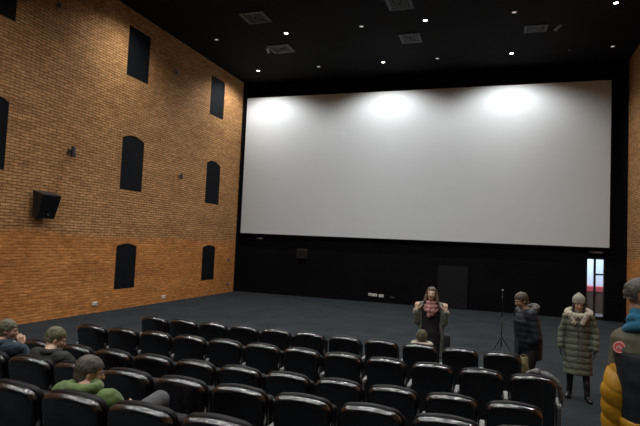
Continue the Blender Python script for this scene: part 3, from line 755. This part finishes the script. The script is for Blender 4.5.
link_mesh('beanie_cuff', remesh(bm, 0.007, 1), M['beanie'], bn)
bm = BM(); [cap(bm, hc+V((sd*0.07, 0.0, 0.02)), 0.028, hc+V((sd*0.085, 0.03, -0.13)), 0.024) for sd in (-1, 1)]; cap(bm, hc+V((0, -0.07, 0.02)), 0.05, hc+V((0, -0.07, -0.1)), 0.05)
me = remesh(bm, 0.008, 2); displace(me, lambda co: 0.004*lumps(co, 90, 2)); link_mesh('hair', me, M['hair_dark'], t)

# ---- woman adjusting her hood
loc = (-1.04, 9.05, 0)
J, s = stand_joints(1.68)
J['elL'] = (-0.225, 0.03, 1.09); J['elR'] = (0.225, 0.03, 1.09); J['wrL'] = (-0.235, 0.10, 1.30); J['wrR'] = (0.235, 0.10, 1.30)
J['hdL'] = (0.05, -0.1, 1); J['hdR'] = (-0.05, -0.1, 1)
R_ = head_frame(-0.12, 0.12)
t, rt, fw, up = figure('person', 'person with long brown hair and pink scarf, hands raised to the shoulders', loc, face_to(loc), J, s, 'skin_pale', (True, True), hR=R_, curl=1.0, hand_n={'L': (0.3, -1, 0), 'R': (-0.3, -1, 0)})
tab = [(-0.45, 0.16, 0.12), (-0.2, 0.175, 0.135), (0.0, 0.170, 0.130), (0.35, 0.150, 0.115), (0.65, 0.165, 0.125), (0.88, 0.155, 0.10), (0.98, 0.08, 0.07)]
garment(t, 'black_top', 'blacktr', torso_secs(J, rt, fw, tab), [], 0.011, lambda co: 0.005*lumps(co, 25, 6))
caps = []
for sd, sx in (('L', -1), ('R', 1)):
    w = V(J['el'+sd]).lerp(V(J['wr'+sd]), 0.85)
    caps += [(J['sh'+sd], 0.065, J['el'+sd], 0.056), (J['el'+sd], 0.056, w, 0.048), ((sx*0.10, -0.03, 1.38), 0.06, J['sh'+sd], 0.075)]
    caps += [((sx*0.155, -0.02, 1.30), 0.058, (sx*0.165, 0.0, 0.95), 0.050), ((sx*0.165, 0.0, 0.95), 0.050, (sx*0.175, 0.0, 0.55), 0.048), ((sx*0.10, -0.12, 1.30), 0.05, (sx*0.12, -0.13, 0.56), 0.06), ((sx*0.02, -0.13, 1.30), 0.05, (sx*0.02, -0.14, 0.56), 0.06)]
garment(t, 'open_coat', 'tweed', None, caps, 0.012, lambda co: 0.008*lumps(co, 25, 4))
bm = BM()
for sx in (-1, 1):
    cap(bm, (sx*0.19, 0.02, 1.36), 0.045, (sx*0.245, 0.06, 1.27), 0.055)
me = remesh(bm, 0.010, 1); displace(me, lambda co: 0.010*lumps(co, 90, 8)); link_mesh('fur_trim', me, M['fur'], t)
def sc(bm):
    n = 14
    for q, (zz, rr, th) in enumerate(((1.485, 0.070, 0.032), (1.445, 0.088, 0.036), (1.405, 0.098, 0.034))):
        pts = [V((rr*math.sin(2*PI*i/n), 0.015+rr*0.95*math.cos(2*PI*i/n)+0.01*q, zz*s-0.03*(math.cos(2*PI*i/n)+1)/2*(1+q)+0.02)) for i in range(n)]
        for i in range(n): cap(bm, pts[i], th, pts[(i+1) % n], th, 10)
    cap(bm, (0.03, 0.12, 1.36*s), 0.035, (0.035, 0.13, 1.25*s), 0.03); cap(bm, (-0.035, 0.12, 1.36*s), 0.035, (-0.02, 0.13, 1.28*s), 0.03)
garment(t, 'scarf', 'scarf_pink', None, [], 0.009, lambda co: 0.008*lumps(co, 60, 4), extra=sc, smooth=2)
hc = V(J['head'])
def longh(bm, P):
    for sx in (-1, 1):
        cap(bm, P(sx*0.070, -0.02, 0.03), 0.032, P(sx*0.098, 0.005, -0.10), 0.034); cap(bm, P(sx*0.098, 0.005, -0.10), 0.034, P(sx*0.115, 0.045, -0.27), 0.026)
    cap(bm, P(0, -0.08, 0.0), 0.065, P(0, -0.09, -0.20), 0.06)
me = hair_cap(hc, R_, s, fringe=0.070, low=-0.32, extra=longh, seed=3)
link_mesh('hair', me, M['hair_brown'], t)
legs_g(t, J, 'blacktr', s, (0.095, 0.065, 0.05)); shoes(t, J, 'shoe', s, 0.05)
bm = BM(); box(bm, -0.05, 0.05, -0.13, 0.13, 0, 0.26, 0.025, 3); [v.co.__setitem__(slice(0, 3), v.co+V((-0.27, 0.05, 0.66))) for v in bm.verts]
bg = obj('handbag', bm, M['blacktr'], None, True); bg.location = loc; bg.rotation_euler = (0, 0, face_to(loc)); tag(bg, 'dark shoulder bag hanging at the side of the person with the pink scarf', 'bag')

# ---- man in dark padded jacket, turned left and stooping a little
loc = (0.46, 8.33, 0)
J, s = stand_joints(1.80)
lean = 0.06
for k in ('neck', 'head', 'shL', 'shR'):
    J[k] = (J[k][0], J[k][1]+lean*(J[k][2]-0.9)/0.5, J[k][2]-0.01)
J['head'] = (0.0, 0.135, 1.625); J['elL'] = (-0.26, 0.02, 1.12); J['elR'] = (0.26, 0.04, 1.12); J['wrL'] = (-0.13, 0.07, 1.03); J['wrR'] = (0.13, 0.07, 1.03)
J['hdL'] = (0.8, 0.0, -0.6); J['hdR'] = (-0.8, 0.0, -0.6)
J['anL'] = (-0.10, 0.14, 0.09); J['toeL'] = (-0.11, 0.30, 0.03); J['knL'] = (-0.10, 0.12, 0.49); J['anR'] = (0.10, 0.0, 0.09); J['toeR'] = (0.13, 0.16, 0.03)
R_ = head_frame(0.15, -0.32)
t, rt, fw, up = figure('person', 'person in a dark navy padded jacket standing in profile beside the front row', loc, math.radians(112), J, s, 'skin', (True, True), hR=R_, hs=0.9)
q2 = lambda co: 0.006*(np.abs(np.sin(PI*co[:, 2]/0.085))**0.6-0.6)+0.005*lumps(co, 30, 5)
tab = [(-0.30, 0.185, 0.155), (-0.1, 0.195, 0.165), (0.15, 0.200, 0.185), (0.45, 0.195, 0.185), (0.75, 0.200, 0.175), (0.92, 0.16, 0.12), (1.0, 0.09, 0.09)]
caps = []
for sd in 'LR':
    w = V(J['el'+sd]).lerp(V(J['wr'+sd]), 0.9)
    caps += [(J['sh'+sd], 0.085, J['el'+sd], 0.070), (J['el'+sd], 0.070, w, 0.055), (V(J['neck'])-V((0, 0, 0.06)), 0.08, J['sh'+sd], 0.082)]
garment(t, 'padded_jacket', 'navy', torso_secs(J, rt, fw, tab), caps, 0.012, q2)
hc = V(J['head'])
bm = BM(); n = 14
for q in range(2):
    pts = [V((0.115*math.sin(2*PI*i/n), 0.015+0.095*math.cos(2*PI*i/n), 1.50-0.02*q+0.045*(-math.cos(2*PI*i/n)))) for i in range(n)]
    for i in range(n): cap(bm, pts[i], 0.048, pts[(i+1) % n], 0.048, 10)
cap(bm, (0.05, -0.075, 1.545), 0.045, (-0.05, -0.075, 1.545), 0.045)
me = remesh(bm, 0.010, 1); displace(me, lambda co: 0.010*lumps(co, 90, 8)); link_mesh('fur_hood', me, M['fur_grey'], t)
bm = BM(); box(bm, -0.07, 0.07, 0.165, 0.20, 0.86, 1.32, 0.015, 2); obj('shirt_front', bm, M['bluej'], t, True)
link_mesh('hair', hair_cap(hc, R_, s*0.9, 0.055, -0.07, 0.014, 5), M['hair_grey'], t)
legs_g(t, J, 'blacktr', s); shoes(t, J, 'shoe', s, 0.02)
# pale cloth bag hanging beside his legs
bp = thing('cloth_bag', 'small beige patterned cloth bag on the armrest of the rightmost front row chair', 'bag', (0.37, 7.93, 0.085))
bm = BM(); loft(bm, [((0, 0, 0.56), 0.06, 0.035, (1, 0, 0), (0, 1, 0)), ((0, 0, 0.60), 0.075, 0.045, (1, 0, 0), (0, 1, 0)), ((0, 0, 0.70), 0.065, 0.045, (1, 0, 0), (0, 1, 0)), ((0, 0, 0.80), 0.055, 0.02, (1, 0, 0), (0, 1, 0))])
me = remesh(bm, 0.010, 2); displace(me, lambda co: 0.006*lumps(co, 50, 8)); link_mesh('bag_body', me, M['beigebag'], bp)
bm = BM(); [tube(bm, (0.045*math.cos(PI*i/8), 0, 0.785+0.05*math.sin(PI*i/8)), (0.045*math.cos(PI*(i+1)/8), 0, 0.785+0.05*math.sin(PI*(i+1)/8)), 0.005, seg=8) for i in range(8)]
obj('bag_strap', bm, M['beigebag'], bp, True)

bm = BM(); box(bm, 0.50, XR-0.002, 2.521, 3.90, 0.001, 0.40); struct('trim_11', bm, M['carpet'])
# ---- person at the right edge in the mustard puffer
loc = (0.88, 3.55, 0.38)
J, s = stand_joints(1.83)
J['elL'] = (-0.185, -0.09, 1.17); J['wrL'] = (-0.205, -0.03, 0.90)
hc = V((-0.070, 0.0, 1.715)); J['head'] = tuple(hc); J['neck'] = (-0.06, 0.0, 1.53); J['shL'] = (-0.165, 0, 1.445); J['shR'] = (0.175, 0, 1.445)
R_ = head_frame(-1.15, -0.10)
t, rt, fw, up = figure('person', 'person in a mustard and khaki puffer jacket with teal scarf at the right edge', loc, math.radians(-33), J, s, 'skin', (True, True), hR=R_, hs=0.86)
tab = [(-0.22, 0.20, 0.165), (0.0, 0.200, 0.170), (0.10, 0.200, 0.170)]
diag = lambda co: 0.009*(np.abs(np.sin(PI*(co[:, 2]+0.45*co[:, 0])/0.10))**0.6-0.6)+0.004*lumps(co, 30, 5)
garment(t, 'lower_jacket', 'mustard', torso_secs(J, rt, fw, tab), [], 0.011, diag)
tab = [(0.05, 0.190, 0.160), (0.5, 0.198, 0.170), (0.75, 0.192, 0.160), (0.84, 0.175, 0.13)]
garment(t, 'jacket_back', 'navy', torso_secs(J, rt, fw, tab), [], 0.011, lambda co: 0.005*lumps(co, 20, 5))
caps = [(V(J['neck'])-V((0, 0, 0.04)), 0.085, V(J['sh'+sd])+V((0, 0, 0.0)), 0.088) for sd in 'LR'] + [(V(J['sh'+sd]), 0.084, V(J['sh'+sd]).lerp(V(J['el'+sd]), 0.50), 0.072) for sd in 'LR']
yk = garment(t, 'jacket_yoke', 'khaki', torso_secs(J, rt, fw, [(0.76, 0.185, 0.160), (0.9, 0.18, 0.13), (1.0, 0.10, 0.09)]), caps, 0.010, lambda co: 0.004*lumps(co, 25, 7))
for sd in 'LR':
    sh, el, wr = V(J['sh'+sd]), V(J['el'+sd]), V(J['wr'+sd])
    garment(t, 'sleeve', 'mustard', None, [(sh.lerp(el, 0.52), 0.066, el, 0.078), (el, 0.078, el.lerp(wr, 0.92), 0.080)], 0.010, diag)
# round badge on the upper sleeve
nrm = V((0.05, -0.99, 0.12)).normalized()
def disc(bm, c, n_, r, th, seg=20): tube(bm, V(c), V(c)+V(n_)*th, r, seg=seg)
hit = yk.ray_cast(V((-0.15, -0.5, 1.425)), V((0, 1, 0)))
bc = hit[1]-nrm*0.006
bm = BM(); disc(bm, bc, nrm, 0.036, 0.016); bd = obj('round_badge', bm, M['red'], t)
ax = nrm.cross(V((0, 0, 1))).normalized(); az = ax.cross(nrm)
bm = BM()
for i in range(16):
    a, b = 2*PI*i/16, 2*PI*(i+1)/16
    cap(bm, bc+nrm*0.017+(ax*math.cos(a)+az*math.sin(a))*0.030, 0.0022, bc+nrm*0.017+(ax*math.cos(b)+az*math.sin(b))*0.030, 0.0022, 6)
for p, q in (((-0.012, -0.010), (0.0, 0.012)), ((0.0, 0.012), (0.012, -0.010)), ((-0.015, -0.002), (0.015, -0.002))):
    cap(bm, bc+nrm*0.017+ax*p[0]+az*p[1], 0.0022, bc+nrm*0.017+ax*q[0]+az*q[1], 0.0022, 6)
obj('badge_emblem', bm, M['badgew'], bd)
def sc2(bm):
    n = 16
    for q, (zz, rr, th) in enumerate(((1.605, 0.075, 0.028), (1.570, 0.090, 0.032), (1.525, 0.110, 0.032))):
        pts = [V((-0.055+rr*0.9*math.sin(2*PI*i/n), 0.01+rr*0.9*math.cos(2*PI*i/n), zz+0.015+0.018*math.sin(4*PI*i/n+q))) for i in range(n)]
        for i in range(n): cap(bm, pts[i], th, pts[(i+1) % n], th, 10)
garment(t, 'scarf', 'scarf_blue', None, [], 0.008, lambda co: 0.004*lumps(co, 45, 4), extra=sc2, smooth=1)
def tuft(bm, P):
    for i in range(10):
        a = 2*PI*i/10; cap(bm, P(0.055*math.cos(a), -0.01+0.07*math.sin(a), 0.09), 0.022, P(0.075*math.cos(a+0.5), 0.0+0.09*math.sin(a+0.5), 0.105), 0.012)
link_mesh('hair', hair_cap(hc, R_, s*0.86, 0.055, -0.015, 0.013, 9, amp=0.006, fy=-0.045), M['hair_grey'], t)
legs_g(t, J, 'blacktr', s); shoes(t, J, 'shoe', s, 0.02)

# ---- seated people
def seat_joints(s, lean=0.0, sl=0.0):
    z = 0.60
    J = dict(pelvis=(0, 0.27+sl, 0.57), neck=(0, 0.22+sl+lean, 0.57+0.52*s), head=(0, 0.27+sl+lean, 0.57+0.685*s), shL=(-0.175*s, 0.22+lean, 0.57+0.47*s), shR=(0.175*s, 0.22+lean, 0.57+0.47*s),
             elL=(-0.24*s, 0.28+lean, 0.57+0.20*s), elR=(0.24*s, 0.28+lean, 0.57+0.20*s), wrL=(-0.16*s, 0.50+lean, 0.66), wrR=(0.16*s, 0.50+lean, 0.66),
             hipL=(-0.09*s, 0.29+sl, 0.565), hipR=(0.09*s, 0.29+sl, 0.565), knL=(-0.11*s, 0.29+0.42*s, 0.56), knR=(0.11*s, 0.29+0.42*s, 0.56),
             anL=(-0.11*s, 0.30+0.42*s, 0.56-0.47*s), anR=(0.11*s, 0.30+0.42*s, 0.56-0.47*s), toeL=(-0.12*s, 0.30+0.56*s, 0.56-0.525*s), toeR=(0.12*s, 0.30+0.56*s, 0.56-0.525*s))
    for k in ('anL', 'anR', 'toeL', 'toeR'):
        x, y, zz = J[k]; J[k] = (x, y, max(zz, 0.085 if k[0] == 'a' else 0.03))
    return J
def seated_jacket(t, J, rt, fw, m, s, name='jacket', puff=0.0, hood=None, w=0.9):
    tab = [(-0.12, 0.175, 0.135), (0.1, 0.185, 0.145), (0.45, 0.180, 0.140), (0.75, 0.190, 0.140), (0.92, 0.15, 0.11), (1.0, 0.085, 0.08)]
    caps = []
    for sd in 'LR':
        wv = V(J['el'+sd]).lerp(V(J['wr'+sd]), w)
        caps += [(J['sh'+sd], 0.080*s, J['el'+sd], 0.065*s), (J['el'+sd], 0.065*s, wv, 0.050*s), (V(J['neck'])-V((0, 0, 0.05)), 0.075*s, J['sh'+sd], 0.078*s)]
    return garment(t, name, m, torso_secs(J, rt, fw, tab, s), caps, 0.011, lambda co: (puff+0.008)*lumps(co, 24, 5)+0.004*lumps(co, 60, 6))

# green jacket, head turned right, right knee up against the row in front
s = 0.97; loc = (-2.71, 2.91, 0.29)
J = seat_joints(s, 0.02, 0.0)
J['neck'] = (-0.12, 0.26, 0.895); J['head'] = (-0.155, 0.345, 1.005); J['shL'] = (-0.275, 0.22, 0.885); J['shR'] = (0.09, 0.29, 0.855)
J['elL'] = (-0.27, 0.32, 0.62); J['elR'] = (0.17, 0.42, 0.62); J['wrL'] = (-0.14, 0.52, 0.62); J['wrR'] = (0.05, 0.62, 0.66)
J['hipR'] = (0.09, 0.30, 0.57); J['knR'] = (0.17, 0.78, 0.735); J['anR'] = (0.10, 0.86, 0.36); J['toeR'] = (0.10, 0.96, 0.32)
J['pelvis'] = (-0.02, 0.29, 0.55)
R_ = head_frame(-0.85, -0.22)
t, rt, fw, up = figure('person', 'person in a bright green jacket seated in the back row, seen from behind', loc, 0, J, s, 'skin', (True, True), hR=R_, hs=0.98)
seated_jacket(t, J, rt, fw, 'green', s, puff=0.006)
def coll(bm):
    n = 14; c = V(J['neck'])+V((0, -0.01, 0.0))
    pts = [c+V((0.105*math.sin(2*PI*i/n), 0.09*math.cos(2*PI*i/n), 0.035)) for i in range(n)]
    for i in range(n): cap(bm, pts[i], 0.042, pts[(i+1) % n], 0.042, 10)
    cap(bm, c+V((-0.08, -0.12, -0.03)), 0.055, c+V((0.08, -0.12, -0.03)), 0.055)
garment(t, 'hood', 'green', None, [], 0.010, lambda co: 0.006*lumps(co, 40, 4), extra=coll, smooth=2)
link_mesh('hair', hair_cap(V(J['head']), R_, s*0.98, 0.055, -0.065, 0.013, 11), M['hair_grey'], t)
legs_g(t, J, 'greytr', s, (0.10, 0.078, 0.065)); shoes(t, J, 'shoe', s)

# dark olive jacket
s = 0.98; loc = (-4.25, 3.98, 0.17)
J = seat_joints(s, 0.10, 0.05)
J['head'] = (-0.03, 0.36, 1.06); J['neck'] = (-0.01, 0.28, 0.945)
for k in ('shL', 'shR'): J[k] = (J[k][0], 0.27, 0.90)
R_ = head_frame(-0.75, -0.40)
t, rt, fw, up = figure('person', 'person with short hair in a dark olive jacket seated, looking down', loc, 0, J, s, 'skin_pale', (True, True), hR=R_, hs=0.96)
seated_jacket(t, J, rt, fw, 'olive', s, puff=0.002)
link_mesh('hair', hair_cap(V(J['head']), R_, s*0.96, 0.060, -0.035, 0.011, 12), M['hair_fair'], t)
bm = BM()
nk = V(J['neck'])
for i in range(14):
    a, b = 2*PI*i/14, 2*PI*(i+1)/14
    cap(bm, nk+V((0.075*math.sin(a), 0.01+0.075*math.cos(a), 0.01)), 0.034, nk+V((0.075*math.sin(b), 0.01+0.075*math.cos(b), 0.01)), 0.034, 9)
link_mesh('collar', remesh(bm, 0.008, 1), M['olive'], t)
legs_g(t, J, 'blacktr', s); shoes(t, J, 'shoe', s)

# blue jacket, far left
s = 1.02; loc = (-4.83, 3.98, 0.17)
J = seat_joints(s, 0.06, 0.0)
J['head'] = (-0.03, 0.30, 1.10); J['neck'] = (-0.06, 0.23, 0.975)
for k in ('shL', 'shR'): J[k] = (J[k][0], 0.23, 0.94)
J['elR'] = (0.20, 0.38, 0.74); J['wrR'] = (0.05, 0.40, 0.93); J['hdR'] = (-0.2, -0.1, 1)
R_ = head_frame(-1.05, -0.12)
t, rt, fw, up = figure('person', 'person in a blue jacket seated at the left edge, hand by the chin', loc, 0, J, s, 'skin', (True, True), hR=R_, curl=1.3, hs=0.88, hand_n={'L': (1, 0, 0), 'R': (-1, 0.2, 0)})
seated_jacket(t, J, rt, fw, 'bluej', s, puff=0.004)
link_mesh('hair', hair_cap(V(J['head']), R_, s*0.88, 0.055, -0.070, 0.014, 13), M['hair_fair'], t)
bm = BM(); nk = V(J['neck'])
for i in range(14):
    a, b = 2*PI*i/14, 2*PI*(i+1)/14
    cap(bm, nk+V((0.085*math.sin(a), 0.01+0.085*math.cos(a), 0.015)), 0.040, nk+V((0.085*math.sin(b), 0.01+0.085*math.cos(b), 0.015)), 0.040, 9)
link_mesh('collar', remesh(bm, 0.008, 1), M['bluej'], t)
legs_g(t, J, 'blacktr', s); shoes(t, J, 'shoe', s)

# child in the front row
s = 0.74; loc = (-1.04, 7.69, 0.0)
J = seat_joints(s, 0.0, -0.02)
J['head'] = (0.01, 0.23, 1.015); J['neck'] = (0.01, 0.20, 0.915)
for k, sx in (('shL', -1), ('shR', 1)): J[k] = (sx*0.13, 0.20, 0.875)
J['anL'] = (-0.08, 0.60, 0.20); J['anR'] = (0.08, 0.60, 0.20); J['toeL'] = (-0.09, 0.70, 0.15); J['toeR'] = (0.09, 0.70, 0.15)
t, rt, fw, up = figure('person', 'child in a patterned hat and cream fur collar seated in the front row', loc, 0, J, s, 'skin_pale', (True, True), hs=1.12)
seated_jacket(t, J, rt, fw, 'tweed', s)
hc = V(J['head'])
bm = BM(); m_ = Matrix.Translation(hc+V((0, -0.012, 0.025))) @ Matrix.Diagonal((0.080, 0.096, 0.092, 1)); bmesh.ops.create_uvsphere(bm, u_segments=28, v_segments=16, radius=1, matrix=m_)
me = remesh(bm, 0.008, 1); crop(me, lambda p: p.z > hc.z-0.045 and (p.y < hc.y+0.05 or p.z > hc.z+0.04)); displace(me, lambda co: 0.004*lumps(co, 90, 8)+0.002); link_mesh('knit_hat', me, M['hatpat'], t)
bm = BM(); n = 14
pts = [V((0.02+0.125*math.sin(2*PI*i/n), 0.18+0.11*math.cos(2*PI*i/n), 0.93)) for i in range(n)]
for i in range(n): cap(bm, pts[i], 0.036, pts[(i+1) % n], 0.036, 10)
me = remesh(bm, 0.009, 1); displace(me, lambda co: 0.008*lumps(co, 100, 8)); link_mesh('fur_collar', me, M['fur'], t)
legs_g(t, J, 'blacktr', s); shoes(t, J, 'shoe', s)

# grey coat lying over the last seat of the second row
def coat(bm):
    P = [(0.10, 0.20, 0.95), (0.20, 0.17, 0.93), (0.27, 0.17, 0.86), (0.30, 0.20, 0.76), (0.31, 0.26, 0.66), (0.31, 0.32, 0.60)]
    for a, b in zip(P[:-1], P[1:]): cap(bm, a, 0.026, b, 0.030)
    P = [(-0.05, 0.17, 0.945), (0.05, 0.20, 0.965), (0.15, 0.24, 0.93), (0.20, 0.30, 0.80), (0.22, 0.34, 0.68)]
    for a, b in zip(P[:-1], P[1:]): cap(bm, a, 0.024, b, 0.04)
bm = BM(); coat(bm); me = remesh(bm, 0.009, 2); displace(me, lambda co: 0.010*lumps(co, 55, 3))
o = link_mesh('folded_coat', me, M['coatgrey']); o.location = (0.41, 6.468, 0); tag(o, 'crumpled grey coat draped over the rightmost seat of the second row', 'coat')

# ------------------------------------------------------------------ world, camera, view
w = bpy.data.worlds.new('world'); scn.world = w; w.use_nodes = True
w.node_tree.nodes['Background'].inputs[0].default_value = (0.02, 0.02, 0.022, 1); w.node_tree.nodes['Background'].inputs[1].default_value = 0.05
f_, yaw, pitch, roll, ch = 527.36, 0.3280, 0.055696, 0.044564, 2.3397
cy, sy, cp, sp, cr, sr = math.cos(yaw), math.sin(yaw), math.cos(pitch), math.sin(pitch), math.cos(roll), math.sin(roll)
F = V((-sy*cp, cy*cp, sp)); Rt = V((cy, sy, 0)); U = Rt.cross(F)
R2 = Rt*cr+U*sr; U2 = -Rt*sr+U*cr
cam = bpy.data.cameras.new('camera'); cam.sensor_width = 36; cam.lens = f_/640*36; cam.clip_start = 0.05; cam.clip_end = 100
co_ = bpy.data.objects.new('camera', cam); C.objects.link(co_); scn.camera = co_
m = Matrix((R2, U2, -F)).transposed().to_4x4(); m.translation = (0, 0, ch); co_.matrix_world = m
scn.view_settings.view_transform = 'Standard'; scn.view_settings.look = 'None'; scn.view_settings.gamma = 1.0
scn.view_settings.use_curve_mapping = False; scn.view_settings.exposure = 0.0
